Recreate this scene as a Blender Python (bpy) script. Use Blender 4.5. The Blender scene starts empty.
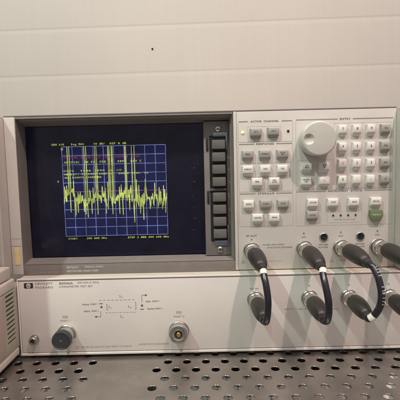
import bpy, bmesh, math, random
from mathutils import Vector, Matrix
random.seed(7)
S = 0.001                                   # everything below is written in millimetres
PI = math.pi
scene = bpy.context.scene
COL = scene.collection

# ------------------------------------------------------------------ materials
def lin(r, g, b):
    f = lambda c: (c/255/12.92) if c/255 <= .04045 else ((c/255+.055)/1.055)**2.4
    return (f(r), f(g), f(b))

def mat(name, col, rough=.5, metal=0., var=.06, vscale=40., rvar=.08, bump=0., bscale=900., coat=0., speck=0., emit=None, estr=0., spec=.5):
    m = bpy.data.materials.new(name); m.use_nodes = True
    nt = m.node_tree; N = nt.nodes; L = nt.links
    b = N['Principled BSDF']
    b.inputs['Roughness'].default_value = rough
    b.inputs['Metallic'].default_value = metal
    b.inputs['Specular IOR Level'].default_value = spec
    b.inputs['Coat Weight'].default_value = coat
    geo = N.new('ShaderNodeNewGeometry')
    n1 = N.new('ShaderNodeTexNoise'); n1.inputs['Scale'].default_value = vscale
    n1.inputs['Detail'].default_value = 6; n1.inputs['Roughness'].default_value = .6
    L.new(geo.outputs['Position'], n1.inputs['Vector'])
    mr = N.new('ShaderNodeMapRange'); mr.inputs['From Min'].default_value = .3; mr.inputs['From Max'].default_value = .7
    mr.inputs['To Min'].default_value = 1-var; mr.inputs['To Max'].default_value = 1+var
    L.new(n1.outputs['Fac'], mr.inputs['Value'])
    mx = N.new('ShaderNodeMix'); mx.data_type = 'RGBA'; mx.blend_type = 'MULTIPLY'; mx.inputs['Factor'].default_value = 1
    mx.inputs['A'].default_value = (*col, 1)
    L.new(mr.outputs['Result'], mx.inputs['B'])
    out = mx.outputs['Result']
    if speck > 0:                            # scattered dust and small scuffs
        n2 = N.new('ShaderNodeTexNoise'); n2.inputs['Scale'].default_value = 620; n2.inputs['Detail'].default_value = 3
        L.new(geo.outputs['Position'], n2.inputs['Vector'])
        r2 = N.new('ShaderNodeMapRange'); r2.inputs['From Min'].default_value = .68; r2.inputs['From Max'].default_value = .78
        r2.inputs['To Min'].default_value = 0; r2.inputs['To Max'].default_value = speck
        L.new(n2.outputs['Fac'], r2.inputs['Value'])
        m2 = N.new('ShaderNodeMix'); m2.data_type = 'RGBA'
        m2.inputs['B'].default_value = (col[0]*.45, col[1]*.42, col[2]*.38, 1)
        L.new(r2.outputs['Result'], m2.inputs['Factor']); L.new(out, m2.inputs['A'])
        out = m2.outputs['Result']
    L.new(out, b.inputs['Base Color'])
    r3 = N.new('ShaderNodeMapRange'); r3.inputs['From Min'].default_value = .3; r3.inputs['From Max'].default_value = .7
    r3.inputs['To Min'].default_value = max(.02, rough-rvar); r3.inputs['To Max'].default_value = min(1, rough+rvar)
    L.new(n1.outputs['Fac'], r3.inputs['Value']); L.new(r3.outputs['Result'], b.inputs['Roughness'])
    if bump > 0:
        n4 = N.new('ShaderNodeTexNoise'); n4.inputs['Scale'].default_value = bscale; n4.inputs['Detail'].default_value = 3
        L.new(geo.outputs['Position'], n4.inputs['Vector'])
        bp = N.new('ShaderNodeBump'); bp.inputs['Strength'].default_value = bump; bp.inputs['Distance'].default_value = .0004
        L.new(n4.outputs['Fac'], bp.inputs['Height']); L.new(bp.outputs['Normal'], b.inputs['Normal'])
    if emit:
        b.inputs['Emission Color'].default_value = (*emit, 1)
        ne = N.new('ShaderNodeTexNoise'); ne.inputs['Scale'].default_value = 55; ne.inputs['Detail'].default_value = 4
        L.new(geo.outputs['Position'], ne.inputs['Vector'])
        re_ = N.new('ShaderNodeMapRange'); re_.inputs['From Min'].default_value = .35; re_.inputs['From Max'].default_value = .65
        re_.inputs['To Min'].default_value = estr*.55; re_.inputs['To Max'].default_value = estr*1.35
        L.new(ne.outputs['Fac'], re_.inputs['Value']); L.new(re_.outputs['Result'], b.inputs['Emission Strength'])
    return m

M = {}
M['panel']   = mat('warm_putty_paint', (.60,.562,.52), .48, var=.06, vscale=22, bump=.12, bscale=1500, speck=.28)
M['panel2']  = mat('pale_putty_paint', (.645,.605,.565), .50, var=.05, vscale=12, bump=.12, bscale=1500, speck=.30)
M['frame']   = mat('cast_frame_paint', (.49,.455,.415), .5, var=.05, vscale=30, bump=.25, bscale=700, speck=.15)
M['column']  = mat('column_paint', (.59,.55,.505), .5, var=.05, vscale=30, bump=.2, bscale=900, speck=.15)
M['case']    = mat('case_paint', (.50,.45,.38), .5, var=.05)
M['bezel']   = mat('taupe_plastic', (.205,.182,.168), .42, var=.05, vscale=60, bump=.2, bscale=1200, speck=.12)
M['bezelmark'] = mat('raised_taupe', (.30,.27,.24), .45)
M['black']   = mat('black_recess', (.012,.012,.013), .6)
M['softkey'] = mat('grey_softkey', (.125,.117,.108), .45, var=.05, bump=.15)
M['key']     = mat('ivory_keycap', (.70,.67,.62), .42, var=.03, bump=.08)
M['keygrey'] = mat('grey_keycap', (.34,.32,.285), .45, var=.04, bump=.08)
M['keygreen']= mat('green_keycap', (.155,.195,.10), .45, var=.05)
M['ink']     = mat('brown_ink', (.13,.11,.095), .6)
M['inksoft'] = mat('soft_brown_ink', (.30,.265,.225), .6)
M['inkfine'] = mat('fine_line_ink', (.46,.42,.36), .6)
M['inkdark'] = mat('black_ink', (.03,.028,.027), .5)
M['inkwhite']= mat('white_ink', (.62,.60,.56), .5)
M['inkochre']= mat('ochre_ink', (.45,.33,.12), .55)
M['yellow']  = mat('yellow_sticker', (.70,.57,.25), .5, var=.08, vscale=120)
M['knob']    = mat('knob_plastic', (.57,.55,.50), .38, var=.03, bump=.05)
M['silver']  = mat('nickel', (.60,.575,.54), .22, 1., var=.08, vscale=200)
M['silverdull'] = mat('dull_nickel', (.48,.455,.42), .34, 1., var=.10, vscale=200)
M['gold']    = mat('gold_pin', (.80,.55,.20), .25, 1.)
M['boot']    = mat('dark_rubber', (.028,.023,.020), .42, var=.10, vscale=160, bump=.35, bscale=1400, speck=.0)
M['cable']   = mat('black_jacket', (.016,.014,.02), .25, var=.1, bump=.1)
M['collar']  = mat('ivory_collar', (.72,.70,.60), .45)
M['rivetdark'] = mat('dark_rivet', (.09,.085,.08), .4)
M['cap']     = mat('dark_cap', (.028,.03,.034), .35, var=.1, bump=.25)
M['bracket'] = mat('bluish_bracket', (.30,.35,.40), .25, .8)
M['ledoff']  = mat('dark_lens', (.035,.012,.01), .25)
M['ledlit']  = mat('lit_lens', (.8,.7,.3), .4, emit=(1,.85,.42), estr=.75)
M['tube']    = mat('tube_face', (.009,.008,.014), .16, var=.1, emit=(.33,.35,1.), estr=.007, spec=.3)
M['field']   = mat('raster', (.010,.012,.03), .2, emit=(.09,.12,.75), estr=.048, spec=.3)
M['grid']    = mat('grid_phosphor', (.02,.02,.05), .4, emit=(.33,.38,.86), estr=.52)
M['trace']   = mat('trace_phosphor', (.05,.05,.02), .4, emit=(.58,.68,.14), estr=.85)
M['readout'] = mat('readout_phosphor', (.05,.05,.02), .4, emit=(.62,.68,.10), estr=.80)
M['red']     = mat('red_phosphor', (.05,.01,.02), .4, emit=(.62,.05,.13), estr=.42)
M['magenta'] = mat('magenta_phosphor', (.05,.01,.03), .4, emit=(.62,.14,.42), estr=.42)
M['dim']     = mat('dim_phosphor', (.02,.02,.04), .4, emit=(.25,.23,.45), estr=.20)
M['white']   = mat('white_card', (.80,.79,.76), .6)
M['cream']   = mat('cream_paint', (.62,.60,.53), .5, speck=.1)
M['sage']    = mat('sage_paint', (.36,.345,.275), .5, var=.05, speck=.1)
M['rail']    = mat('beige_rail', (.57,.51,.46), .5, var=.06, vscale=60, bump=.2)
M['rose']    = mat('rosy_beige', (.42,.335,.275), .5, var=.05)
M['lower']   = mat('lower_steel', (.34,.32,.30), .6, 0., var=.2, vscale=18)
M['darkback'] = mat('dark_backing', (.02,.014,.011), .7)

def brushed():
    m = bpy.data.materials.new('brushed_steel'); m.use_nodes = True
    nt = m.node_tree; N = nt.nodes; L = nt.links; b = N['Principled BSDF']
    geo = N.new('ShaderNodeNewGeometry')
    mp = N.new('ShaderNodeMapping'); mp.inputs['Scale'].default_value = (14, 900, 14)
    L.new(geo.outputs['Position'], mp.inputs['Vector'])
    n = N.new('ShaderNodeTexNoise'); n.inputs['Scale'].default_value = 1; n.inputs['Detail'].default_value = 6
    L.new(mp.outputs['Vector'], n.inputs['Vector'])
    n2 = N.new('ShaderNodeTexNoise'); n2.inputs['Scale'].default_value = 26; n2.inputs['Detail'].default_value = 8; n2.inputs['Roughness'].default_value = .65
    L.new(geo.outputs['Position'], n2.inputs['Vector'])
    cr = N.new('ShaderNodeValToRGB'); cr.color_ramp.elements[0].position = .32; cr.color_ramp.elements[1].position = .72
    cr.color_ramp.elements[0].color = (.31,.278,.256,1); cr.color_ramp.elements[1].color = (.43,.39,.362,1)
    L.new(n2.outputs['Fac'], cr.inputs['Fac'])
    # scratches
    mp3 = N.new('ShaderNodeMapping'); mp3.inputs['Scale'].default_value = (60, 420, 10); mp3.inputs['Rotation'].default_value = (0,0,.5)
    L.new(geo.outputs['Position'], mp3.inputs['Vector'])
    n3 = N.new('ShaderNodeTexNoise'); n3.inputs['Scale'].default_value = 1; n3.inputs['Detail'].default_value = 2
    L.new(mp3.outputs['Vector'], n3.inputs['Vector'])
    r3 = N.new('ShaderNodeMapRange'); r3.inputs['From Min'].default_value = .70; r3.inputs['From Max'].default_value = .76
    L.new(n3.outputs['Fac'], r3.inputs['Value'])
    m3 = N.new('ShaderNodeMix'); m3.data_type = 'RGBA'; m3.inputs['B'].default_value = (.16,.14,.12,1)
    ml = N.new('ShaderNodeMath'); ml.operation = 'MULTIPLY'; ml.inputs[1].default_value = .35
    L.new(r3.outputs['Result'], ml.inputs[0]); L.new(ml.outputs[0], m3.inputs['Factor'])
    L.new(cr.outputs['Color'], m3.inputs['A']); L.new(m3.outputs['Result'], b.inputs['Base Color'])
    b.inputs['Metallic'].default_value = .85
    mr = N.new('ShaderNodeMapRange'); mr.inputs['To Min'].default_value = .17; mr.inputs['To Max'].default_value = .34
    mr.inputs['From Min'].default_value = .3; mr.inputs['From Max'].default_value = .7
    L.new(n2.outputs['Fac'], mr.inputs['Value']); L.new(mr.outputs['Result'], b.inputs['Roughness'])
    bp = N.new('ShaderNodeBump'); bp.inputs['Strength'].default_value = .35; bp.inputs['Distance'].default_value = .0003
    L.new(n.outputs['Fac'], bp.inputs['Height']); L.new(bp.outputs['Normal'], b.inputs['Normal'])
    return m
M['steel'] = brushed()

def wallmat():
    m = bpy.data.materials.new('painted_cladding'); m.use_nodes = True
    nt = m.node_tree; N = nt.nodes; L = nt.links; b = N['Principled BSDF']
    geo = N.new('ShaderNodeNewGeometry')
    n = N.new('ShaderNodeTexNoise'); n.inputs['Scale'].default_value = 3.2; n.inputs['Detail'].default_value = 5
    L.new(geo.outputs['Position'], n.inputs['Vector'])
    cr = N.new('ShaderNodeValToRGB'); cr.color_ramp.elements[0].position = .3; cr.color_ramp.elements[1].position = .7
    cr.color_ramp.elements[0].color = (.53,.488,.447,1); cr.color_ramp.elements[1].color = (.565,.518,.475,1)
    L.new(n.outputs['Fac'], cr.inputs['Fac'])
    mp = N.new('ShaderNodeMapping'); mp.inputs['Scale'].default_value = (190, 3, 3)   # faint upright roller marks
    L.new(geo.outputs['Position'], mp.inputs['Vector'])
    n2 = N.new('ShaderNodeTexNoise'); n2.inputs['Scale'].default_value = 1; n2.inputs['Detail'].default_value = 3
    L.new(mp.outputs['Vector'], n2.inputs['Vector'])
    mr = N.new('ShaderNodeMapRange'); mr.inputs['To Min'].default_value = .988; mr.inputs['To Max'].default_value = 1.012
    mr.inputs['From Min'].default_value = .3; mr.inputs['From Max'].default_value = .7
    L.new(n2.outputs['Fac'], mr.inputs['Value'])
    mx = N.new('ShaderNodeMix'); mx.data_type = 'RGBA'; mx.blend_type = 'MULTIPLY'; mx.inputs['Factor'].default_value = 1
    L.new(cr.outputs['Color'], mx.inputs['A']); L.new(mr.outputs['Result'], mx.inputs['B'])
    L.new(mx.outputs['Result'], b.inputs['Base Color'])
    b.inputs['Roughness'].default_value = .6
    n3 = N.new('ShaderNodeTexNoise'); n3.inputs['Scale'].default_value = 260
    L.new(geo.outputs['Position'], n3.inputs['Vector'])
    bp = N.new('ShaderNodeBump'); bp.inputs['Strength'].default_value = .12; bp.inputs['Distance'].default_value = .0006
    L.new(n3.outputs['Fac'], bp.inputs['Height']); L.new(bp.outputs['Normal'], b.inputs['Normal'])
    return m
M['wall'] = wallmat()

# ------------------------------------------------------------------ geometry helpers (mm, world axes: x right, y away, z up)
def nb(): return bmesh.new()

def box(bm, x0, x1, y0, y1, z0, z1, bev=0., seg=2):
    t = bmesh.new(); bmesh.ops.create_cube(t, size=1)
    for v in t.verts:
        v.co = Vector(((x0+x1)/2+v.co.x*(x1-x0), (y0+y1)/2+v.co.y*(y1-y0), (z0+z1)/2+v.co.z*(z1-z0)))
    if bev > 0:
        bmesh.ops.bevel(t, geom=t.edges[:], offset=bev, segments=seg, affect='EDGES', profile=.5)
    merge(bm, t); return bm

def merge(bm, t, mtx=None):
    if mtx is not None: bmesh.ops.transform(t, matrix=mtx, verts=t.verts)
    me = bpy.data.meshes.new('tmp'); t.to_mesh(me); t.free(); bm.from_mesh(me); bpy.data.meshes.remove(me)

def prism(bm, pts, y0, y1, bev=0.):          # outline in x,z pushed from y0 (front) to y1
    t = bmesh.new()
    vs = [t.verts.new((x, y0, z)) for x, z in pts]
    f = t.faces.new(vs)
    r = bmesh.ops.extrude_face_region(t, geom=[f])
    for v in [g for g in r['geom'] if isinstance(g, bmesh.types.BMVert)]: v.co.y = y1
    bmesh.ops.recalc_face_normals(t, faces=t.faces)
    if bev > 0:
        ed = [e for e in t.edges if all(abs(v.co.y-y0) < 1e-6 for v in e.verts)]
        bmesh.ops.bevel(t, geom=ed, offset=bev, segments=2, affect='EDGES', profile=.5)
    merge(bm, t); return bm

def rrect(x0, x1, z0, z1, r, n=5):
    P = []
    for cx, cz, a0 in ((x1-r, z1-r, 0), (x0+r, z1-r, 90), (x0+r, z0+r, 180), (x1-r, z0+r, 270)):
        for i in range(n+1):
            a = math.radians(a0+90*i/n); P.append((cx+r*math.cos(a), cz+r*math.sin(a)))
    return P

def tube(bm, path, radii, seg=24, cap=True, ripple=None):   # swept round section
    P = [Vector(p) for p in path]; n = len(P)
    T = []
    for i in range(n):
        d = P[min(i+1, n-1)]-P[max(i-1, 0)]; T.append(d.normalized())
    ref = Vector((0,0,1)) if abs(T[0].z) < .9 else Vector((1,0,0))
    u = T[0].cross(ref).normalized(); rings = []
    for i in range(n):
        u = (u-T[i]*u.dot(T[i])).normalized(); v = T[i].cross(u)
        r = radii[i] if hasattr(radii, '__len__') else radii
        ring = []
        for k in range(seg):
            a = 2*PI*k/seg; rr = r*(ripple(k) if ripple else 1)
            ring.append(bm.verts.new(P[i]+u*(math.cos(a)*rr)+v*(math.sin(a)*rr)))
        rings.append(ring)
    for i in range(n-1):
        for k in range(seg):
            bm.faces.new((rings[i][k], rings[i][(k+1)%seg], rings[i+1][(k+1)%seg], rings[i+1][k]))
    if cap:
        bm.faces.new(rings[0][::-1]); bm.faces.new(rings[-1])
    return bm

def lathe(bm, cx, cz, prof, seg=40, ripple=None):           # prof: (y, r) along the panel normal
    return tube(bm, [(cx, y, cz) for y, r in prof], [r for y, r in prof], seg, True, ripple) if False else _lathe(bm, cx, cz, prof, seg, ripple)

def _lathe(bm, cx, cz, prof, seg, ripple):
    rings = []
    for y, r in prof:
        rings.append([bm.verts.new((cx+math.cos(2*PI*k/seg)*r*(ripple(k) if ripple else 1), y, cz+math.sin(2*PI*k/seg)*r*(ripple(k) if ripple else 1))) for k in range(seg)])
    for a, b in zip(rings, rings[1:]):
        for k in range(seg): bm.faces.new((a[k], a[(k+1)%seg], b[(k+1)%seg], b[k]))
    bm.faces.new(rings[0][::-1]); bm.faces.new(rings[-1])
    return bm

def catmull(pts, n=8):
    P = [Vector(p) for p in pts]; out = []
    for i in range(len(P)-1):
        p0, p1, p2, p3 = P[max(i-1,0)], P[i], P[i+1], P[min(i+2, len(P)-1)]
        for k in range(n):
            t = k/n
            out.append(.5*((2*p1)+(p2-p0)*t+(2*p0-5*p1+4*p2-p3)*t*t+(3*p1-p0-3*p2+p3)*t**3))
    out.append(P[-1]); return out

_cache = {}
def glyphs(s):
    if s in _cache: return _cache[s]
    cu = bpy.data.curves.new('t', 'FONT'); cu.body = s; cu.resolution_u = 2
    o = bpy.data.objects.new('t', cu); COL.objects.link(o)
    bpy.context.view_layer.update()
    me = bpy.data.meshes.new_from_object(o.evaluated_get(bpy.context.evaluated_depsgraph_get()))
    vs = [(v.co.x, v.co.y) for v in me.vertices]; fs = [tuple(p.vertices) for p in me.polygons]
    bpy.data.objects.remove(o); bpy.data.curves.remove(cu); bpy.data.meshes.remove(me)
    _cache[s] = (vs, fs); return _cache[s]

def text(bm, s, x0, x1, zc, h, y, bold=0.):  # lettering fitted between x0 and x1, h = capital height, centred on zc
    vs, fs = glyphs(s)
    if not vs: return bm
    a = min(v[0] for v in vs); b = max(v[0] for v in vs)
    cap = .69; sx = (x1-x0)/(b-a); sz = h/cap
    for off in ((0,) if not bold else (0, bold)):
        nv = [bm.verts.new((x0+(v[0]-a)*sx+off, y-(.01 if off else 0), zc-h/2+v[1]*sz)) for v in vs]
        for f in fs:
            try: bm.faces.new([nv[i] for i in f])
            except ValueError: pass
    return bm

def textc(bm, s, xc, zc, h, y, asp=1., bold=0.):   # centred, natural width times asp
    vs, fs = glyphs(s)
    if not vs: return bm
    w = (max(v[0] for v in vs)-min(v[0] for v in vs))*h/.69*asp
    return text(bm, s, xc-w/2, xc+w/2, zc, h, y, bold)

def caption(name, m, parent, y, *items):     # one printed caption per item: (text, x0, x1, z, height[, bold])
    for it in items:
        s, x0, x1, z, h = it[:5]; b = nb(); text(b, s, x0, x1, z, h, y, it[5] if len(it) > 5 else 0); obj(name, b, m, parent, False)

def flat(bm, x0, x1, z0, z1, y):             # a printed patch
    v = [bm.verts.new(p) for p in ((x0,y,z0),(x1,y,z0),(x1,y,z1),(x0,y,z1))]; bm.faces.new(v); return bm

def line(bm, x0, z0, x1, z1, w, y):
    d = Vector((x1-x0, z1-z0)); n = Vector((-d.y, d.x)).normalized()*w/2
    P = [(x0+n.x, z0+n.y), (x0-n.x, z0-n.y), (x1-n.x, z1-n.y), (x1+n.x, z1+n.y)]
    v = [bm.verts.new((a, y, b)) for a, b in P]; f = bm.faces.new(v)
    f.normal_update()
    if f.normal.y > 0: f.normal_flip()
    return bm

def disc(bm, cx, cz, r, y, seg=20, r2=0):
    o = [bm.verts.new((cx+r*math.cos(2*PI*k/seg), y, cz+r*math.sin(2*PI*k/seg))) for k in range(seg)]
    if r2:
        i = [bm.verts.new((cx+r2*math.cos(2*PI*k/seg), y, cz+r2*math.sin(2*PI*k/seg))) for k in range(seg)]
        for k in range(seg): bm.faces.new((o[k], o[(k+1)%seg], i[(k+1)%seg], i[k]))
    else: bm.faces.new(o)
    return bm

WL = {}                                      # world position (mm) of each object's origin
def mono(bm, s, x0, x1, z, h, y, bold=.22):   # evenly pitched screen characters
    n = len(s); p = (x1-x0)/n
    for i, ch in enumerate(s):
        if ch == ' ': continue
        w = p*(.30 if ch in '.,:1lI' else .72); c = x0+p*(i+.5)
        text(bm, ch, c-w/2, c+w/2, z-(h*.36 if ch in '.,' else 0), h*(.22 if ch in '.,' else .2 if ch == '-' else 1), y, bold)
    return bm

def obj(name, bm, m, parent=None, smooth=True, angle=35):
    bmesh.ops.remove_doubles(bm, verts=bm.verts, dist=1e-5) if False else None
    lo = Vector([min(v.co[i] for v in bm.verts) for i in range(3)]); hi = Vector([max(v.co[i] for v in bm.verts) for i in range(3)])
    c = (lo+hi)/2; c.z = lo.z
    for v in bm.verts: v.co = (v.co-c)*S
    me = bpy.data.meshes.new(name); bm.to_mesh(me); bm.free()
    if smooth:
        for p in me.polygons: p.use_smooth = True
        me.set_sharp_from_angle(angle=math.radians(angle))
    me.materials.append(M[m])
    o = bpy.data.objects.new(name, me); COL.objects.link(o)
    if parent: o.parent = parent; o.location = (c-WL[parent])*S
    else: o.location = c*S
    WL[o] = c
    return o

def thing(name, label, cat, loc, group=None):
    o = bpy.data.objects.new(name, None); COL.objects.link(o); o.location = Vector(loc)*S
    o.empty_display_size = .02
    o['label'] = label; o['category'] = cat
    if group: o['group'] = group
    WL[o] = Vector(loc); return o

def tag(o, label=None, cat=None, group=None, kind=None):
    if label: o['label'] = label
    if cat: o['category'] = cat
    if group: o['group'] = group
    if kind: o['kind'] = kind
    return o

def cut(o, cutter_bm):                       # real hole cut into a mesh object; cutter in world mm
    me = bpy.data.meshes.new('cut')
    for v in cutter_bm.verts: v.co = v.co*S
    bmesh.ops.recalc_face_normals(cutter_bm, faces=cutter_bm.faces)
    cutter_bm.to_mesh(me); cutter_bm.free()
    c = bpy.data.objects.new('cut', me); COL.objects.link(c)
    md = o.modifiers.new('b', 'BOOLEAN'); md.object = c; md.operation = 'DIFFERENCE'; md.solver = 'EXACT'; md.use_self = True
    bpy.context.view_layer.update()
    nm = bpy.data.meshes.new_from_object(o.evaluated_get(bpy.context.evaluated_depsgraph_get()))
    nm.name = o.name
    o.modifiers.remove(md); old = o.data; o.data = nm
    bpy.data.meshes.remove(old); bpy.data.objects.remove(c)
    for p in nm.polygons: p.use_smooth = True
    nm.set_sharp_from_angle(angle=math.radians(35))

# ================================================================== network analyser
NA = thing('network_analyzer', 'putty coloured measuring instrument with dark screen, knob and keypad, standing on the lower test set', 'instrument', (0, 220, -110.6))
obj('case', box(nb(), -212.6, 211.6, 27, 452, -110.2, 60, 1.5), 'case', NA)
# side flanges that stand proud of the panel
for x0, x1 in ((-213.5, -208.6), (207.2, 212.2)):
    b = box(nb(), x0, x1, -17, 26.5, -110.4, 60.3, 1.1, 3)
    if x0 < 0:
        pass
    obj('side_flange', b, 'frame', NA)
b = box(nb(), -208.4, -196.2, -.6, 26.4, -110.2, 59.6, .9, 3)
col = obj('side_column', b, 'column', NA)
b = nb(); flat(b, -207.6, -197, -78.6, -78.1, -.75); flat(b, -207.6, -197, -70.4, -70.1, -.75); obj('seam', b, 'inksoft', col)
obj('sticker', box(nb(), -204.6, -199.4, -1.1, -.7, -99, -80.2, .12, 1), 'yellow', col)
obj('top_rail', box(nb(), -208.3, 207, -.2, 26.2, 59.9, 61.2, .2, 1), 'bezel', NA)

# --- front control panel
fp = obj('control_panel', box(nb(), 38.2, 207.0, -.2, 26.3, -110.2, 59.7, .4), 'panel', NA)
obj('panel_edge_strip', box(nb(), 34.8, 38.1, -1.2, 26.3, -110.2, 59.7, .6, 3), 'panel', NA)

PY = -.32
def header(segs, words, z):
    for a, c in segs: obj('section_bar', flat(nb(), a, c, z-.5, z+.5, PY), 'inksoft', fp, False)
    b = nb()
    for s, a, c in words: text(b, s, a, c, z, 1.9, PY, .12)
    obj('section_title', b, 'ink', fp, False)
header([(40.6,50.3),(86,97)], [('ACTIVE',53,64.5),('CHANNEL',67,83)], 49.1)
header([(40.5,57),(80,97)], [('RESPONSE',59,77.5)], 25.4)
header([(40.5,57.5),(79.5,97)], [('STIMULUS',60,77.5)], -27.3)
header([(101.2,145),(161,203.4)], [('ENTRY',147.2,158.6)], 49.6)
header([(101,133),(174,203.6)], [('INSTRUMENT',135,156.5),('STATE',159.5,171.5)], -26.4)
def outline(x0, x1, z0, z1, w=.35):
    b = nb(); line(b, x0, z0, x0, z1, w, PY); line(b, x1, z0, x1, z1, w, PY); line(b, x0, z0, x1, z0, w, PY)
    obj('section_outline', b, 'inkfine', fp, False)
outline(39.9, 97.6, 27.6, 48.2); outline(39.9, 97.6, -25.2, 24.4); outline(39.9, 97.6, -62.6, -28.4)
outline(100.9, 203.8, -24.4, 48.6); outline(100.9, 203.8, -63.2, -27.6); outline(134.4, 171.6, -60.6, -44.6, .25)

# --- keys
def keycap(cx, cz, w, h, mt, shape='wide'):
    b = nb(); zt = cz+h/2; zb = cz-h/2; sk = h*.27
    P = -4.2
    hw = w/2
    t = bmesh.new()
    rows = [(zt-.2, -.3, hw*.97), (zt-.55, P+.5, hw*.95), (zt-1.1, P, hw*.90), (zb+sk+.6, P+.25, hw*.93), (zb+sk, P+.45, hw*.94), (zb+.7, -.9, hw*.82), (zb, -.3, hw*.74)]
    rings = []
    for z, y, k in rows:
        f = .45
        if y <= -3: rings.append([(-k, y+f, z), (-k+.35, y+.08, z), (-k+.8, y, z), (k-.8, y, z), (k-.35, y+.08, z), (k, y+f, z)])
        else: rings.append([(-k, y+.2, z), (-k+.35, y+.05, z), (-k+.8, y, z), (k-.8, y, z), (k-.35, y+.05, z), (k, y+.2, z)])
    V = [[t.verts.new((cx+x, y, z)) for x, y, z in r] for r in rings]
    for a, c in zip(V, V[1:]):
        for k in range(5): t.faces.new((a[k], a[k+1], c[k+1], c[k]))
    # side walls down to the panel
    L = [r[0] for r in V]; R = [r[-1] for r in V]
    LB = [t.verts.new((v.co.x-.25, -.2, v.co.z)) for v in L]; RB = [t.verts.new((v.co.x+.25, -.2, v.co.z)) for v in R]
    for i in range(len(L)-1):
        t.faces.new((L[i], L[i+1], LB[i+1], LB[i])); t.faces.new((R[i+1], R[i], RB[i], RB[i+1]))
    bmesh.ops.recalc_face_normals(t, faces=t.faces)
    merge(b, t)
    return obj('key', b, mt, NA, True, 50)

def key(cx, cz, w, h, mt, lines, size=1.35, ink='ink'):
    k = keycap(cx, cz, w, h, mt)
    if lines:
        b = nb(); zc = cz+h*.15
        n = len(lines)
        for i, s in enumerate(lines):
            vs, fs = glyphs(s); ww = (max(v[0] for v in vs)-min(v[0] for v in vs))*size/.69
            ww = min(ww, w*.74)
            text(b, s, cx-ww/2, cx+ww/2, zc+(n-1)*size*.75-i*size*1.5, size, -4.26, .10)
        obj('legend', b, ink, k, False)
    return k
kw, kh = 11.6, 11.2
G, W_ = 'keygrey', 'key'
for cx, cz, m, s in ((58.2,36.4,G,['CH 1']),(76.6,36.9,G,['CH 2']),
    (49.3,13.2,G,['MEAS']),(67.7,13.2,G,['FORMAT']),(86.1,13.3,G,['SCALE','REF']),
    (49.4,-2.7,W_,['DISPLAY']),(67.7,-2.6,W_,['AVG']),(85.9,-2.6,W_,['CAL']),
    (58.9,-16,W_,['MKR']),(77.2,-15.9,W_,['MKR','FCTN']),
    (49.7,-39.7,W_,['MENU']),(68,-39.7,G,['START']),(86.3,-39.7,G,['STOP']),
    (59,-54.5,W_,['CENTER']),(76.9,-54.4,W_,['SPAN']),
    (110.9,-16.2,W_,['ENTRY','OFF']),(130.2,-16.1,W_,['\u2190']),
    (118,-39.5,W_,['SYSTEM']),(117.6,-52.8,G,['LOCAL']),(139.6,-39.6,W_,['COPY']),(161.8,-39.7,W_,['SAVE']),(185.4,-39.5,W_,['RECALL'])):
    key(cx, cz, kw+(.9 if m == G else .4), kh, m, s, 1.35 if len(s) > 1 else 1.5)
cols = (149.4, 164.4, 179.2, 194.4); rws = (37.2, 19.0, 1.4, -15.8)
for r, row in enumerate((['7','8','9','G/n'],['4','5','6','M/\u00b5'],['1','2','3','k/m'],['0','.','-','x1'])):
    for c, s in enumerate(row):
        key(cols[c], rws[r], 9.2 if c < 3 else 10.2, 12, W_ if c < 3 else G, [s], 2.5 if c < 3 else 1.7)
# arrow keys, drawn legends
for cx, up in ((111.5, True), (130.1, False)):
    k = keycap(cx, -.9, 11.8, 10.8, 'key'); b = nb(); zc = .4
    if up: pts = [(cx-1.9, zc-1.2), (cx+1.9, zc-1.2), (cx, zc+1.8)]
    else: pts = [(cx-1.9, zc+1.4), (cx, zc-1.6), (cx+1.9, zc+1.4)]
    for i in range(3):
        p, q = pts[i], pts[(i+1)%3]; line(b, p[0], p[1], q[0], q[1], .5, -4.3)
    obj('legend', b, 'ink', k, False)
# preset key: flat top, clipped lower corners
b = nb(); cx, cz = 185.8, -53.2
prism(b, [(cx-6.9,cz+5.6),(cx-7.1,cz-1.2),(cx-4.4,cz-6),(cx+4.4,cz-6),(cx+7.1,cz-1.2),(cx+6.9,cz+5.6)][::-1], -4.2, -.2, .8)
k = obj('key', b, 'keygreen', NA); k['label'] = 'green preset key with clipped lower corners'
b = nb(); text(b, 'PRESET', cx-4.6, cx+4.6, cz+.8, 1.6, -4.28, .1); obj('legend', b, 'inkwhite', k, False)
# small cell outlines between keys
for (x0,x1,z0,z1) in ((49.8,85,27.9,43.6),(41.4,58,-9.2,5.2),(59.4,76.4,-9.2,5.2),(77.6,95,-9.2,5.2),(50.4,67,-22.8,-9.4),(68.4,86,-22.8,-9.4),(102.6,139.4,-23.2,7),(141.6,201.6,-23.4,45.2)):
    b = nb()
    for q in ((x0,z0,x1,z0),(x1,z0,x1,z1),(x0,z1,x1,z1),(x0,z0,x0,z1)): line(b, *q, .22, PY+.03)
    obj('cell_outline', b, 'inkfine', fp, False)

# --- lamps on the panel
def lens(cx, cz, r, m, parent=NA, y0=-.2):
    b = nb(); lathe(b, cx, cz, [(y0, r), (y0-.5, r), (y0-.9, r*.8), (y0-1.1, r*.4)], 20); return obj('indicator_light', b, m, parent)
l = lens(44.6, 37.9, 1.7, 'ledlit'); l['label'] = 'lit pale yellow channel light'
lens(92.8, 38.3, 1.3, 'ledoff')
for x in (140.7, 148.8, 156.8, 164.8): lens(x, -52.6, 1.0, 'ledoff')
caption('caption', 'inksoft', fp, PY, ('HP-IB STATUS', 142, 164, -57.4, 1.5), *[(s, x-.6, x+.5, -49.4, 1.3) for x, s in zip((140.7,148.8,156.8,164.8), 'RLTS')])

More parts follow.
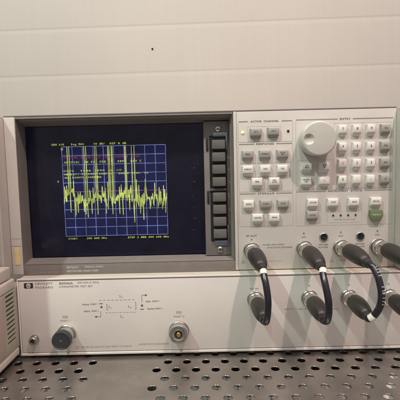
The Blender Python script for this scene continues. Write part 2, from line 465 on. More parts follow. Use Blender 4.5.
# --- knob with finger dimple
b = nb(); lathe(b, 120.6, 28.5, [(-.2, 16.6), (-2, 16.6), (-2.2, 17.3), (-15.6, 17.9), (-17.2, 17.6), (-18.1, 16.4), (-18.2, 15.8)], 96)
kn = obj('knob', b, 'knob', NA)
t = bmesh.new(); bmesh.ops.create_icosphere(t, subdivisions=5, radius=8.2, matrix=Matrix.Translation((109.9, -24.2, 27.9)))
cut(kn, t)

# --- jacks on the lower part of the panel
knurl = lambda k: 1.0 if k % 2 else .98
UJ = [(52.6, -88.9), (109.7, -88.2), (149.4, -88), (189.2, -87.8)]
for x, z in UJ:
    b = nb(); lathe(b, x, z, [(-.2, 9.1), (-1.6, 9.1), (-2.2, 8.6), (-2.2, 7.6), (-4.4, 7.6)], 40); obj('coax_jack', b, 'silverdull', NA)
for x in (130.5, 169.9):
    b = nb(); lathe(b, x, -76, [(-.2, 4.9), (-1.1, 4.7), (-1.4, 4.3), (-1.4, 3.5), (-.3, 3.4)], 32)
    j = obj('probe_jack', b, 'silverdull', NA)
    b = nb(); lathe(b, x, -76, [(-.35, 3.38), (-.5, 3.3)], 24)
    for a in (0, 120, 240): lathe(b, x+1.6*math.cos(math.radians(a+90)), -76+1.6*math.sin(math.radians(a+90)), [(-.5,.5),(-1.6,.4)], 8)
    obj('socket', b, 'black', j)
caption('caption', 'ink', fp, PY, ('RF OUT', 47, 58.4, -73, 1.9, .1), ('+24 dBm MAX INPUT', 63.9, 88, -83.0, 1.6), ('AVOID STATIC DISCHARGE', 69.5, 96.6, -86.2, 1.6))
obj('dot_mark', disc(nb(), 52.7, -77, .8, PY), 'ink', fp, False)
for x, z, s in ((109.3,-71.6,'R'),(149,-71.2,'A'),(188.6,-70.8,'B')):
    b = nb(); textc(b, s, x, z, 2.2, PY, 1, .15); text(b, '50\u03a9', x-2.4, x+2.4, z-4, 1.5, PY); obj('caption', b, 'ink', fp, False)
for x in (130.5, 169.9):
    b = nb(); text(b, 'PROBE', x-5, x+5, -84.3, 1.6, PY); text(b, 'POWER', x-5.6, x+5, -87.2, 1.6, PY); obj('caption', b, 'ink', fp, False)
caption('caption', 'inkochre', fp, PY, ('CAUTION 0V DC', 66, 84.8, -101.2, 1.5), ('CAUTION', 146.5, 155, -102, 1.5))
for x, z in ((43.6, -101), (139.6, -102)):
    b = nb(); line(b, x-1.8, z-1.4, x+1.8, z-1.4, .5, PY); line(b, x-1.8, z-1.4, x, z+1.7, .5, PY); line(b, x+1.8, z-1.4, x, z+1.7, .5, PY)
    obj('warning_triangle', b, 'inkochre', fp, False)

# --- display bezel: a stepped frame round the recessed tube
bz = obj('bezel', box(nb(), -196.0, 34.6, -1.2, 0.4, -112, -99.6, .5), 'bezel', NA)      # lower lip that carries the name
b = nb()
def ringframe(b, o, i, yo, yi):              # sloping frame between outline o at depth yo and outline i at depth yi
    (a0,a1,c0,c1), (d0,d1,e0,e1) = o, i
    A = [(a0,yo,c0),(a1,yo,c0),(a1,yo,c1),(a0,yo,c1)]; B = [(d0,yi,e0),(d1,yi,e0),(d1,yi,e1),(d0,yi,e1)]
    va = [b.verts.new(p) for p in A]; vb = [b.verts.new(p) for p in B]
    for k in range(4): b.faces.new((va[k], va[(k+1)%4], vb[(k+1)%4], vb[k]))
R0 = (-196.1, 34.7, -99.7, 59.8)
ringframe(b, R0, (-195.9, 34.2, -99.4, 59.4), 26, -.9)
ringframe(b, (-195.9, 34.2, -99.4, 59.4), (-195.4, 33.6, -98.9, 57.6), -.9, -1.2)
ringframe(b, (-195.4, 33.6, -98.9, 57.6), (-195.3, 32.6, -98.6, 56.6), -1.2, 4)
ringframe(b, (-195.3, 32.6, -98.6, 56.6), (-195.2, 31.6, -98.3, 55.6), 4, 4.6)
ringframe(b, (-195.2, 31.6, -98.3, 55.6), (-195, 30.9, -96.2, 51.6), 4.6, 18.6)
obj('bezel_surround', b, 'bezel', bz, False)
# raised outline of the maker's mark, tone on tone
b = nb(); y = -1.3
for q in ((-190.5,-102.6,-180.5,-102.6),(-190.5,-109,-180.5,-109),(-190.5,-102.6,-190.5,-109),(-180.5,-102.6,-180.5,-109)): line(b, *q, .45, y)
disc(b, -185.5, -105.8, 2.7, y, 28, 2.3); text(b, 'hp', -187, -184, -105.8, 2.2, y)
text(b, 'HEWLETT', -178.2, -157.5, -103.9, 2.3, y, .2); text(b, 'PACKARD', -178.2, -157.5, -107.9, 2.3, y, .2)
obj('embossed_mark', b, 'bezelmark', bz, False)
caption('model_lettering', 'inkwhite', bz, y, ('8753C', -148.6, -135.6, -102.9, 2.2, .2), ('300kHz-3GHz', -129.5, -109, -102.6, 1.9, .12), ('NETWORK ANALYZER', -148.6, -114.5, -107, 1.9, .12))

# --- soft key strip to the right of the tube
strip = obj('softkey_strip', box(nb(), 3.2, 31.2, 12.4, 26, -96.2, 51.8, .3), 'bezel', NA)
b = nb(); prism(b, rrect(9.3, 28.4, -80.5, 36.5, 1.4), 12.1, 12.4); obj('softkey_slot', b, 'black', strip)
b = nb(); box(b, 13.5, 27.8, 10.6, 12.0, 35.2, 39.6, .4); box(b, 27.2, 28.9, 9.8, 12.0, 20.5, 39.6, .4)
obj('bracket', b, 'bracket', strip)
b = nb(); box(b, 13.5, 27.4, 10.8, 12.0, -84.6, -79.4, .4); box(b, 27.6, 28.9, 10.6, 12.0, -84.6, -62, .3); obj('bracket', b, 'bracket', strip)
for z in (26.4, 13.0, -.4, -13.9, -30.8, -44.3, -57.8, -71.4):
    b = nb(); prism(b, rrect(12, 26.6, z-4.95, z+4.95, 1.3), 7.6, 12.2, .8); obj('softkey', b, 'softkey', NA)
b = nb(); box(b, 8.6, 27.6, 10.6, 12.2, -23.9, -21.4, .4); obj('divider', b, 'softkey', strip)
for z in (43.9, -89.6):
    b = nb(); lathe(b, 19.2, z, [(12.4, 3.3), (11, 3.3), (10.3, 2.7), (10, 1.6)], 28)
    s = obj('screw', b, 'silver', strip)
    b = nb(); line(b, 17.9, z, 20.5, z, .6, 9.95); line(b, 19.2, z-1.3, 19.2, z+1.3, .6, 9.93); obj('screw_slot', b, 'black', s, False)
for z0 in (20, -38): obj('latch', box(nb(), 5.8, 8.2, 11.4, 12.4, z0, z0+14, .3), 'black', strip)

# --- the tube and what it shows
def tubeface():
    b = nb(); nx, nz = 26, 20; X0, X1, Z0, Z1 = -195.2, 3.4, -96.6, 52
    V = [[b.verts.new((X0+(X1-X0)*i/nx, 19.6+1.2*((2*i/nx-1)**2+(2*j/nz-1)**2), Z0+(Z1-Z0)*j/nz)) for j in range(nz+1)] for i in range(nx+1)]
    for i in range(nx):
        for j in range(nz): b.faces.new((V[i][j], V[i+1][j], V[i+1][j+1], V[i][j+1]))
    return b
scr = obj('screen', tubeface(), 'tube', NA)
GX0, GX1, GZ0, GZ1 = -155.2, -39.4, -72.2, 28.6
YS = 19.35
obj('raster', flat(nb(), GX0, GX1, GZ0, GZ1, 19.5), 'field', scr, False)
b = nb()
for i in range(11):
    x = GX0+(GX1-GX0)*i/10; z = GZ0+(GZ1-GZ0)*i/10; w = .62
    line(b, x, GZ0, x, GZ1, w, YS-.02); line(b, GX0, z, GX1, z, w, YS)
obj('graticule', b, 'grid', scr, False)
DX, DZ = (GX1-GX0)/10, (GZ1-GZ0)/10
b = nb()
# measured curve: noise about mid-screen, a few tall peaks and a few deep dips
n = 401; rnd = random.Random(11); zs = []
base = GZ0+DZ*4.25; z = 0
for i in range(n):
    z = .55*z+rnd.gauss(0, 1)*4.6
    zs.append(base+z+2.2*math.sin(i*.061)+(rnd.random() < .10)*rnd.uniform(-14, 12))
def pk(px): return int((px-62.3)/(165.8-62.3)*(n-1))
for px, up in ((67.8,1),(69.6,1),(84.8,1),(86.6,1),(95.3,1),(96.8,1),(108.6,1),(109.9,1),(111.8,1),(113,1),(125.2,1),(126.4,1),(132,1),(134.6,1),(136,.62)):
    i = pk(px)
    for d in (-1, 0): zs[i+d] = GZ1-rnd.uniform(0, .8) if up == 1 else GZ0+up*(GZ1-GZ0)
for px, q in ((63.4,.56),(64.6,.52),(66,.46),(120.4,.57),(154,.58),(162.8,.55),(92,.54),(79,.50),(101,.53),(103,.50),(145,.49),(107,.60),(138,.56)):
    i = pk(px); zs[i] = GZ0+q*(GZ1-GZ0)
for px, q in ((73,.22),(74.2,.24),(85.9,.21),(96,.24),(104.7,.25),(111,.24),(118,.24),(121.5,.23),(132.8,.14),(142,.17),(139,.24),(164.5,.24),(90,.25),(69,.27)):
    i = pk(px); zs[i] = GZ0+q*(GZ1-GZ0)
for i in range(n-1):
    x0 = GX0+(GX1-GX0)*i/(n-1); x1 = GX0+(GX1-GX0)*(i+1)/(n-1)
    line(b, x0, zs[i], x1, zs[i+1], .42 if abs(zs[i+1]-zs[i]) > 40 else .78, YS-.06)
obj('curve', b, 'trace', scr, False)
b = nb(); zr = GZ0+DZ*5; line(b, GX0, zr, GX1, zr, .5, YS-.04); obj('reference_line', b, 'magenta', scr, False)
sx = lambda px: -155.2+(px-62.3)*(115.8/103.4)
b = nb(); yt = YS-.1; H = 2.0
mono(b, 'CH1', sx(52.3), sx(58), 31.2, H, yt); mono(b, 'A/R', sx(59.5), sx(65.2), 31.2, H, yt); mono(b, 'log MAG', sx(71.5), sx(85), 31.2, H, yt)
mono(b, '10 dB/', sx(94), sx(105.5), 31.2, H, yt); mono(b, 'REF 0 dB', sx(110), sx(127), 31.2, H, yt)
obj('readout', b, 'readout', scr, False); b = nb()
mono(b, 'START', sx(64.2), sx(74), -75, H, yt); mono(b, '.300 000 MHz', sx(81), sx(103.8), -75, H, yt)
obj('readout', b, 'readout', scr, False); b = nb()
mono(b, 'STOP 3 000.000 000 MHz', sx(124.6), sx(166.6), -75, H, yt)
obj('readout', b, 'readout', scr, False); b = nb()
mono(b, 'HP8753C  04.12  FEB 19, 1990  REV C', sx(64), sx(141.5), 11.2, 2.2, yt, .25)
obj('readout', b, 'readout', scr, False); b = nb()
mono(b, 'COPR. 1986-1990 HP CO.', sx(62.8), sx(124), 1.6, 1.8, yt); mono(b, 'HEWLETT-PACKARD COMPANY, SANTA ROSA, CA', sx(63.5), sx(148), -2.2, 1.8, yt)
mono(b, 'ALL RIGHTS RESERVED', sx(63.5), sx(100.8), -5.8, 1.8, yt)
obj('readout', b, 'readout', scr, False)
b = nb()
for z in (-10,): line(b, sx(56.6), z+.9, sx(57.8), z, .5, yt); line(b, sx(56.6), z-.9, sx(57.8), z, .5, yt)
obj('pointer_mark', b, 'readout', scr, False); b = nb()
line(b, sx(61.5), 26.6, sx(63.8), 26.6, .5, yt); line(b, sx(61.5), 26.6, sx(62.6), 24.4, .5, yt); line(b, sx(63.8), 26.6, sx(62.6), 24.4, .5, yt)
obj('pointer_mark', b, 'readout', scr, False)
b = nb()
mono(b, 'CAUTION: PHASE LOCK LOST, CHECK R INPUT', sx(63.5), sx(140), 16.4, 2.1, yt, .35)
obj('warning_readout', b, 'red', scr, False)
for z, s in ((2,'\u2022 A'),(-13.5,'\u2022 B'),(-29,'\u2022'),(-43,'\u2022'),(-55,'\u2022 R'),(-68,'\u2022')): caption('menu_readout', 'dim', scr, 19.2, (s, -11.5, -11.5+1.6*len(s), z, 1.5))

# ================================================================== test set below
TY = -15.
TS = thing('test_set', 'wide low instrument with two front ports, beneath the one with the screen', 'instrument', (16, 200, -197.2))
obj('case', box(nb(), -196.4, 229, TY+3.2, 440, -193.8, -111.1, 1), 'case', TS)
tp = obj('front_panel', box(nb(), -195.6, 228.6, TY, TY+3, -191.4, -113.2, .5), 'panel2', TS)
b = nb(); box(b, -197.4, 229.6, TY-.6, TY+3.1, -112.6, -111.0, .35); box(b, -197.4, -195.9, TY-.6, TY+3.1, -191.9, -112.7, .3); box(b, -197.4, 229.6, TY-.9, TY+3.1, -194.6, -192, .5)
obj('edge_trim', b, 'panel2', TS)
b = nb(); box(b, -195.7, 228.7, TY+1, TY+3, -113.15, -112.7); box(b, -195.7, 228.7, TY+1, TY+3, -191.9, -191.5)
obj('shadow_gap', b, 'black', TS, False)
for x in (-180, 212):
    for y in (10, 400): obj('foot', box(nb(), x-12, x+12, y-12, y+12, -197.3, -193.9, .8), 'black', TS)
y = TY-.12
b = nb(); prism(b, rrect(-190, -180.4, -121, -115.3, 1), y, TY-.005)
lg = obj('maker_badge', b, 'inkdark', TS, False)
b = nb(); disc(b, -185.2, -118.15, 2.45, y-.05, 28); obj('badge_disc', b, 'inkwhite', lg, False)
b = nb(); text(b, 'hp', -186.6, -183.7, -118.1, 2.2, y-.1, .15); obj('badge_letters', b, 'inkdark', lg, False)
caption('caption', 'inksoft', tp, y, ('HEWLETT', -178.2, -159.6, -116.2, 2.2, .15), ('PACKARD', -178.2, -159.6, -120.2, 2.2, .15),
    ('85046A', -152.8, -138.2, -116.3, 2.3, .35), ('300 kHz-3 GHz', -133.5, -110.8, -115.9, 1.9, .1), ('S-PARAMETER TEST SET', -152.8, -117.5, -119.9, 1.9, .1),
    ('PORT 1', -153.4, -143.2, -157, 1.9, .1), ('PORT 2', -32.8, -21.6, -155, 1.9, .1), ('+30 dBm OR \u00b140 VDC MAX INPUT TO PORTS', -133.5, -79, -186.4, 1.7, .05),
    ('AVOID STATIC DISCHARGE', -71, -39, -184.6, 1.7, .05), ('RF IN', 48.6, 57.5, -126.6, 1.8, .1), ('INPUTS', 84.6, 94.5, -149.6, 1.5), ('0 dBm MAX', 97.5, 111.8, -149.6, 1.5),
    ('AVOID STATIC', 126, 142, -150.4, 1.5), ('R', 110.2, 111.8, -124.6, 2.1, .15), ('A', 151.5, 153.5, -124.6, 2.1, .15), ('B', 193.2, 194.8, -124.6, 2.1, .15))
for x, z in ((-148, -153.4), (-27.1, -151)):
    b = nb(); text(b, 'PORT', x-2.9, x+2.9, z, 1.7, y, .1); line(b, x-3.2, z+1.6, x+3.2, z+1.6, .3, y); obj('caption', b, 'inksoft', tp, False)
b = nb(); line(b, -138.4, -187.4, -135.2, -187.4, .4, y); line(b, -138.4, -187.4, -136.8, -184.6, .4, y); line(b, -135.2, -187.4, -136.8, -184.6, .4, y)
obj('warning_triangle', b, 'inksoft', tp, False)
# signal path diagram
b = nb()
w = .4
for x in range(9): line(b, -111.4+x*4.35, -135.6, -108.6+x*4.35, -135.6, .3, y); line(b, -105+x*3.7, -149.2, -102.8+x*3.7, -149.2, .3, y)
disc(b, -109.1, -142.9, 1.2, y); disc(b, -66.1, -142.2, 1.2, y)
line(b, -111.4, -139.2, -107.6, -139.2, .8, y); line(b, -68, -146.2, -64.2, -146.2, .8, y)
line(b, -110.2, -147.6, -110.2, -153.4, w, y); line(b, -110.2, -153.4, -115.4, -153.4, w, y); 
prism(b, [(-117.2,-153.4),(-114.4,-152.3),(-114.4,-154.5)][::-1], y, TY-.01)
line(b, -66, -138.6, -66, -131, w, y); line(b, -66, -131, -62.2, -131, w, y); prism(b, [(-59.8,-131),(-62.6,-129.9),(-62.6,-132.1)], y, TY-.01)
line(b, -103.4, -140, -103.4, -146.4, w, y); line(b, -103.4, -140, -102.4, -140, w, y); line(b, -103.4, -146.4, -102.4, -146.4, w, y)
line(b, -72.6, -138.4, -72.6, -146, w, y); line(b, -72.6, -138.4, -73.6, -138.4, w, y); line(b, -72.6, -146, -73.6, -146, w, y)
for s, x, z in (('S',-89,-131.6),('S',-89,-153.6),('S',-101,-143),('S',-80.2,-143)): textc(b, s, x, z, 2.2, y)
for s, x, z in (('21',-87,-132.6),('12',-87,-154.6),('11',-99,-144),('22',-78.2,-144)): textc(b, s, x, z, 1.3, y)
text(b, 'TRANS', -129.8, -122, -139.8, 1.5, y, .08); text(b, 'PORT 1', -120.4, -113, -139.6, 1.5, y, .08)
text(b, 'REFL', -127.8, -121, -147.2, 1.5, y, .08); text(b, 'PORT 1', -119.6, -112.6, -147, 1.5, y, .08)
text(b, 'REFL', -61.8, -56.4, -138, 1.5, y, .08); text(b, 'PORT 2', -55, -48, -137.8, 1.5, y, .08)
text(b, 'TRANS', -61, -53.2, -146, 1.5, y, .08); text(b, 'PORT 2', -52, -45, -145.8, 1.5, y, .08)
obj('signal_diagram', b, 'ink', tp, False)
# ports
b = nb(); lathe(b, -147.4, -171.4, [(TY,10.2),(TY-1.5,10.2),(TY-2,9.6),(TY-2,8.8),(TY-9,8.8),(TY-9.6,8.2),(TY-9.6,7)], 48); obj('test_port', b, 'silver', TS)
px_, pz_ = -27.6, -170.2
b = nb(); lathe(b, px_, pz_, [(TY,10.6),(TY-2,10.6),(TY-2.5,9.9),(TY-2.5,9.2),(TY-4,9.2),(TY-4.4,9.7)], 48)
t2 = obj('test_port', b, 'silverdull', TS); t2['label'] = 'open right hand test port with gold centre pin'
b = nb(); lathe(b, px_, pz_, [(TY-4.4,9.6),(TY-5,10.1),(TY-10.6,10.1),(TY-11.4,9.5),(TY-11.5,7.9),(TY-9.5,7.7),(TY-9.4,6.2)], 64, knurl); obj('coupling_nut', b, 'silver', t2, True, 20)
b = nb(); lathe(b, px_, pz_, [(TY-9.0,6.3),(TY-10.8,6.2),(TY-11.0,5.8),(TY-11.0,4.4),(TY-9.2,4.2)], 40); obj('sleeve', b, 'silverdull', t2)
b = nb(); lathe(b, px_, pz_, [(TY-9.2,4.1),(TY-9.6,4.0)], 32); obj('insulator', b, 'cap', t2)
b = nb(); lathe(b, px_, pz_, [(TY-9.5,2.3),(TY-10.6,2.2),(TY-11,1.7),(TY-11,.9),(TY-10,.7)], 28); obj('centre_pin', b, 'gold', t2)
b = nb(); lathe(b, -181.9, -176.4, [(TY,4.9),(TY-1.4,4.9),(TY-1.6,4.2),(TY-6,4.2),(TY-6.4,3.8),(TY-6.4,2.2),(TY-5.2,2.0)], 32)
gb = obj('ground_jack', b, 'silverdull', TS); b = nb(); lathe(b, -181.9, -176.4, [(TY-5.3,2.0),(TY-5.5,1.9)], 20); obj('socket', b, 'black', gb)
LJ = [(54, -138), (111, -138), (152.5, -138.2), (194, -138.2)]
for x, z in LJ:
    b = nb(); lathe(b, x, z, [(TY,8.9),(TY-1.4,8.9),(TY-2,8.4),(TY-2,7.5),(TY-4.2,7.5)], 40); obj('coax_jack', b, 'silverdull', TS)

# black cap screwed on the left port
DC = thing('dust_cap', 'round black dust cap fitted over the left test port', 'dust cap', (-147.4, TY-14, -181.4))
b = nb(); lathe(b, -147.4, -171.4, [(TY-9.8,8.2),(TY-10,9.6),(TY-16.8,9.8),(TY-17.8,9.3),(TY-18,8.4),(TY-17.6,7.9),(TY-17.5,7.7)], 72, lambda k: 1. if k%2 else .975)
dc = obj('cap_body', b, 'cap', DC, True, 20)
b = nb(); lathe(b, -147.4, -171.4, [(TY-17.45,1.3),(TY-17.9,1.1)], 20); obj('rivet', b, 'rivetdark', DC)
b = nb(); lathe(b, -147.4, -171.4, [(TY-9.75,8.6),(TY-9.7,9.5),(TY-11.6,10.0),(TY-11.9,9.85)], 48); obj('metal_band', b, 'silver', DC)

# ================================================================== jumper cables
def jumper(i, label, ends, mid, printed=False):
    (ux, uz), (lx, lz) = UJ[i], LJ[i]
    (ex, ez), (gx, gz) = ends                # where the upper and lower boots end
    UE, LE = -56., -66.
    r = thing('jumper_cable', label, 'cable', (lx, -40, lz-12), 'short coaxial jumper cables between the two instruments')
    for (jx, jz, y0), (bx, bz_, ye) in (((ux, uz, -2.4), (ex, ez, UE)), ((lx, lz, TY-2.2), (gx, gz, LE))):
        A = Vector((jx, y0, jz)); E_ = Vector((bx, ye, bz_)); Ln = (E_-A).length
        def at(s, sag=1.): p = A.lerp(E_, s); p.z += 1.8*math.sin(PI*s)*sag; return p
        b = nb(); st = [0, .02, .03, .10, .11, .17, .18, .30, .31]; rd = [7.2, 7.2, 8.1, 8.1, 7.5, 7.5, 8.0, 7.9, 7.0]
        tube(b, [at(s) for s in st], rd, 48, True, knurl); obj('coupling_nut', b, 'silver', r, True, 20)
        prof = [(.27,6.2),(.275,7.2),(.30,7.8),(.36,8.2),(.45,8.5),(.55,8.5),(.64,8.3),(.73,7.8),(.81,7.1),(.87,6.3),(.91,5.5),(.925,4.7),(.96,4.5),(1.0,4.4),(1.02,4.1),(1.03,3.4)]
        b = nb(); tube(b, [at(s) for s, _ in prof], [q for _, q in prof], 36); obj('boot', b, 'boot', r)
    dU = (Vector((ex, UE, ez))-Vector((ux, -2.4, uz))).normalized(); dL = (Vector((gx, LE, gz))-Vector((lx, TY-2, lz))).normalized()
    P0 = Vector((ex, UE, ez))+dU*1.; P1 = Vector((gx, LE, gz))+dL*1.
    ctrl = [P0-dU*3, P0+dU*3]+[Vector(p) for p in mid]+[P1+dL*2, P1-dL*3]
    path = catmull(ctrl, 8)
    b = nb(); tube(b, path, 3.15, 20); obj('cable', b, 'cable', r)
    k0 = 9; seg = path[k0:k0+7] if not printed else path[-15:-9]
    b = nb(); tube(b, seg, 3.55, 24); obj('collar', b, 'collar', r)
    if printed:                              # white printed marks running along the jacket
        b = nb(); base = path[16:44]
        for a, c in ((0,1),(2,3),(4,5),(6,7),(12,13),(14,15),(15,17),(18,19),(20,21),(22,23)):
            pa, pb = base[a], base[c]
            t = (pb-pa).normalized(); view = (Vector((0,-407,0))-pa).normalized(); side = t.cross(Vector((.25,-1,.1))).normalized(); nn = side.cross(t).normalized()
            if nn.y > 0: nn = -nn
            w0 = 1.3; ln = (pb-pa).length
            for q in (-1, 1):
                c0 = pa+nn*3.13+side*(q*.75); c1 = c0+t*ln*.62
                s2 = side*.42
                vv = [b.verts.new(p+nn*.08) for p in (c0-s2, c0+s2, c1+s2, c1-s2)]; f = b.faces.new(vv); f.normal_update()
                if f.normal.dot(nn) < 0: f.normal_flip()
        obj('jacket_print', b, 'inkwhite', r, False)
    return r
jumper(0, 'leftmost black jumper cable, hanging from the RF OUT jack with a white collar', ((55.2,-94.6),(55.2,-140.4)),
       [(55.2,-64.5,-98.5),(56.2,-70,-106),(57.2,-73.5,-118),(56.8,-74,-130),(56,-72,-138)])
jumper(1, 'second jumper cable from the left, straight with a white collar below the R jack', ((110.8,-94.6),(110,-141)),
       [(109.4,-64.5,-98.8),(109.6,-71,-107),(111,-74.5,-119),(111.4,-75,-130.5),(110.9,-72.5,-138.6)])
jumper(2, 'third jumper cable from the left, curved and printed with white marks, under the A jack', ((154.6,-92),(150.6,-139.6)),
       [(156.6,-63,-94.4),(158.4,-69,-103),(159.4,-72.5,-115),(158.2,-73,-126),(154.6,-71.5,-134.5)], True)
jumper(3, 'rightmost jumper cable, at the right edge below the B jack', ((194,-92.6),(192,-140.6)),
       [(197,-64,-96),(201,-72,-105),(202,-76,-118),(199,-76,-130),(195,-72,-137.5)])

# ================================================================== shelf
SH = thing('perforated_shelf', 'brushed steel shelf with rows of round holes, under both instruments', 'shelf', (0, 150, -200))
def sheet():
    b = nb(); PX, PYY, R = 19.6, 15.85, 4.2; seg = 24; ang = math.radians(-1.0)
    ca, sa = math.cos(ang), math.sin(ang)
    top = []
    for r in range(-8, 34):                  # rows away from the viewer
        yc = -13.0+r*PYY
        off = 0 if (r % 2 == 0) else PX/2
        for c in range(-17, 19):
            xc = -48.3+c*PX-(0 if off == 0 else -off)-(0)
            x0, x1, y0, y1 = xc-PX/2, xc+PX/2, yc-PYY/2, yc+PYY/2
            hole = not (-112 < xc < -55)
            # square cell boundary points matched to the circle
            if not hole:
                vs = [b.verts.new(p) for p in ((x0,y0,0),(x1,y0,0),(x1,y1,0),(x0,y1,0))]; b.faces.new(vs); continue
            def edge(a):
                dx, dy = math.cos(a), math.sin(a); k = min((PX/2)/abs(dx) if abs(dx) > 1e-9 else 1e9, (PYY/2)/abs(dy) if abs(dy) > 1e-9 else 1e9)
                return (xc+dx*k, yc+dy*k, 0)
            corner = math.atan2(PYY, PX)
            A = sorted([2*PI*k/seg for k in range(seg)]+[corner, PI-corner, PI+corner, 2*PI-corner])
            oo = [b.verts.new(edge(a)) for a in A]
            i0 = [b.verts.new((xc+(R+.1)*math.cos(a), yc+(R+.1)*math.sin(a), 0)) for a in A]
            i1 = [b.verts.new((xc+R*math.cos(a), yc+R*math.sin(a), -.1)) for a in A]
            i2 = [b.verts.new((xc+R*math.cos(a), yc+R*math.sin(a), -.9)) for a in A]
            m = len(A)
            for u, v in ((oo, i0), (i0, i1), (i1, i2)):
                for k in range(m): b.faces.new((u[k], u[(k+1)%m], v[(k+1)%m], v[k]))
    for v in b.verts:
        x, yy = v.co.x, v.co.y; v.co = Vector((x*ca-yy*sa, x*sa+yy*ca, v.co.z-197.9))
    return b
obj('shelf_sheet', sheet(), 'steel', SH, True, 30)
obj('front_lip', box(nb(), -352, 352, -154, -152.8, -214, -199.2, .3), 'steel', SH)

# lower deck, added backing and tray, and a paper sheet, seen through the holes
LD = thing('lower_deck', 'plain grey steel deck seen through the holes of the perforated shelf', 'shelf', (0, -60, -300))
obj('deck_plate', box(nb(), -380, 380, -300, 128, -300, -297, .5), 'lower', LD)
obj('added_dark_backing', box(nb(), -380, 380, 128.2, 131, -297, -203, .3), 'darkback', LD)  # added dark sheet that keeps the rear rows of holes dark
obj('front_lip', box(nb(), -380, 380, -301.5, -300.2, -325, -297.5, .3), 'lower', LD)
tray = obj('added_tray', box(nb(), -350, 350, -150, -34, -213.5, -212, .2), 'lower', SH)  # added grey sheet, catches light so the nearer holes look grey
b = nb(); box(b, 0, 130, -118, 0, -.25, 0, 0)
for v in b.verts:
    x, y_ = v.co.x, v.co.y; a = math.radians(-14)
    v.co = Vector((170+x*math.cos(a)-y_*math.sin(a), -31+x*math.sin(a)+y_*math.cos(a)+0, v.co.z-211.6))
for v in b.verts: v.co.y = min(v.co.y, -30)
pp = obj('paper_sheet', b, 'white', None, False)
tag(pp, 'white sheet of paper under the perforated shelf, showing through the holes at the right', 'paper')

# ================================================================== instruments at the left edge
UL = thing('bench_instrument', 'cream instrument with a grille and black seam, upper one at the left edge', 'instrument', (-290, -45, -108), 'stacked instruments at the left edge')
b = nb(); box(b, -380, -213.6, -70, -17.8, -95.4, 30, 2)
ub = obj('case', b, 'cream', UL)
b = nb(); box(b, -381, -200.4, -74, -20.5, -108.2, -95.6, 1.6, 3); obj('base_rail', b, 'rail', UL)
b = nb(); box(b, -213.7, -213.0, -68, -22, -68.5, -65.5, .3); obj('black_seam', b, 'black', ub)
b = nb()
for k in range(7): box(b, -213.7, -213.1, -68, -22, -91.5+k*3.1, -90.2+k*3.1, .2)
obj('grille', b, 'bezel', ub)
LL = thing('bench_instrument', 'sage green sided instrument with vent slots, lower one at the left edge', 'instrument', (-290, -45, -192), 'stacked instruments at the left edge')
lb = obj('case', box(nb(), -380, -198.4, -69, 60, -183.5, -119.3, 1), 'sage', LL)
t = bmesh.new()
for z in [-123.2-4.7*k for k in range(5)]+[-146.5-4.9*k for k in range(6)]:
    for y0 in (-38,):
        me = bmesh.new(); pr = rrect(y0, y0+17, z-1.25, z+1.25, 1.2)
        tt = bmesh.new(); vs = [tt.verts.new((-204, a, c)) for a, c in pr]; f = tt.faces.new(vs)
        r_ = bmesh.ops.extrude_face_region(tt, geom=[f])
        for v in [g for g in r_['geom'] if isinstance(g, bmesh.types.BMVert)]: v.co.x = -197
        me.free(); merge(t, tt)
cut(lb, t)
obj('inner_liner', box(nb(), -206, -205.5, -60, -17, -182, -120.6), 'black', lb, False)
b = nb(); box(b, -381, -198.0, -74, -17.5, -119.2, -108.9, 1.6, 3); obj('top_rail', b, 'rail', LL)
b = nb(); box(b, -381, -197.9, -73, -41.8, -181, -119.3, 1.6, 3); obj('front_frame', b, 'rose', LL)
b = nb()
t = bmesh.new(); bmesh.ops.create_cube(t, size=1)
box(b, -240, -198.3, -90, -15.8, -191.8, -183.6, 1.6, 3); obj('foot', b, 'rail', LL); t.free()
b = nb(); box(b, -236, -203, -86, -22, -197.6, -191.9, 1); obj('rubber_pad', b, 'black', LL)
b = nb(); box(b, -375, -340, -70, -30, -197.6, -183.6, 1); obj('foot', b, 'rail', LL)

# ================================================================== wall behind
def wall():
    b = nb(); prof = []; pitch = 109.6; z = -700.
    # steel cladding: flat board, then a shallow groove with a rounded lip
    zc = 343.-pitch*9
    while zc < 1100:
        prof += [(zc-9, 0), (zc-7, .03), (zc-3, .26), (zc, .46), (zc+1.6, .5), (zc+2.8, .42), (zc+4.6, .06), (zc+6, 0)]
        zc += pitch
    nx = 2; X = (-1500, 1500)
    V = [[b.verts.new((x, d, z)) for z, d in prof] for x in X]
    for j in range(len(prof)-1): b.faces.new((V[0][j], V[1][j], V[1][j+1], V[0][j+1]))
    vb = [[b.verts.new((x, 40, z)) for z in (prof[0][0], prof[-1][0])] for x in X]
    b.faces.new((vb[0][0], vb[0][1], vb[1][1], vb[1][0]))
    a = math.radians(-1.9)
    for v in b.verts:
        x, yy = v.co.x, v.co.y
        v.co = Vector((x*math.cos(a)-yy*math.sin(a), 525+x*math.sin(a)+yy*math.cos(a), v.co.z))
    return b
w_ = obj('wall', wall(), 'wall', None, True, 60); tag(w_, 'cream clad wall with shallow horizontal grooves behind the instruments', None, None, 'structure')
b = nb(); lathe(b, -110.2, 290.2, [(530, 2.3), (527.4, 2.3), (526.8, 1.8), (526.6, 1.2)], 20)
o = obj('rivet', b, 'black', None); tag(o, 'tiny black rivet head in the cream wall above the instruments', 'rivet')

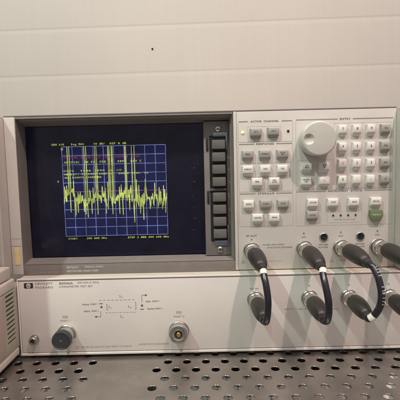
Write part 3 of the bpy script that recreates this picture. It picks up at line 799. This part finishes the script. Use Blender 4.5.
# ================================================================== light
def lamp(name, pos, size, power, col, tgt=(40, 0, -60)):
    l = bpy.data.lights.new(name, 'AREA'); l.shape = 'DISK'; l.size = size; l.energy = power; l.color = col
    o = bpy.data.objects.new(name, l); COL.objects.link(o); o.location = Vector(pos)*S
    o.rotation_euler = (Vector(tgt)-Vector(pos)).to_track_quat('-Z', 'Y').to_euler(); return o
def dirpos(dx, dz, d):
    v = Vector((dx, -1, dz)).normalized()*d; return (40+v.x, v.y, -60+v.z)
lamp('ceiling_lamp', dirpos(.62, 2.0, 2300), .065, 35, (1., .74, .70))
lamp('ceiling_lamp', dirpos(-1.1, 1.85, 2300), .065, 28, (.80, 1., .86))
lamp('ceiling_lamp', dirpos(-.25, 2.3, 2500), .075, 15, (1., .93, .9))
w = bpy.data.worlds.new('World'); scene.world = w; w.use_nodes = True
N = w.node_tree.nodes; L = w.node_tree.links; bg = N['Background']
tc = N.new('ShaderNodeTexCoord'); sp = N.new('ShaderNodeSeparateXYZ'); L.new(tc.outputs['Generated'], sp.inputs[0])
mr = N.new('ShaderNodeMapRange'); mr.inputs['From Min'].default_value = -1; mr.inputs['From Max'].default_value = 1
L.new(sp.outputs['Z'], mr.inputs['Value'])
cr = N.new('ShaderNodeValToRGB'); e = cr.color_ramp.elements
e[0].position = .0; e[0].color = (.16,.13,.11,1); e[1].position = 1.; e[1].color = (1.0,.955,.92,1)
for p, c in ((.44,(.20,.18,.165,1)),(.54,(.42,.395,.375,1)),(.72,(.60,.57,.545,1))):
    q = e.new(p); q.color = c
L.new(mr.outputs['Result'], cr.inputs['Fac']); L.new(cr.outputs['Color'], bg.inputs['Color']); bg.inputs['Strength'].default_value = .80

# ================================================================== camera (solved from the photograph's straight edges)
yaw, pitch, roll = math.radians(-.3), math.radians(-4.6), math.radians(-1.35)
fw = Vector((math.sin(yaw)*math.cos(pitch), math.cos(yaw)*math.cos(pitch), math.sin(pitch)))
r0 = Vector((math.cos(yaw), -math.sin(yaw), 0)); u0 = r0.cross(fw)
r_ = r0*math.cos(roll)+u0*math.sin(roll); u_ = -r0*math.sin(roll)+u0*math.cos(roll)
mw = Matrix(((r_.x, u_.x, -fw.x, 0), (r_.y, u_.y, -fw.y, -.407), (r_.z, u_.z, -fw.z, 0), (0, 0, 0, 1)))
cd = bpy.data.cameras.new('camera'); cam = bpy.data.objects.new('camera', cd); COL.objects.link(cam)
cam.matrix_world = mw; cd.sensor_width = 36; cd.sensor_height = 36; cd.lens = 380/400*36; cd.clip_start = .01; cd.clip_end = 50
cd.dof.use_dof = False
scene.camera = cam
scene.render.resolution_x = 1024; scene.render.resolution_y = 1024
vs = scene.view_settings; vs.view_transform = 'Standard'; vs.look = 'None'; vs.exposure = -0.08; vs.gamma = 1
scene.render.engine = 'CYCLES'
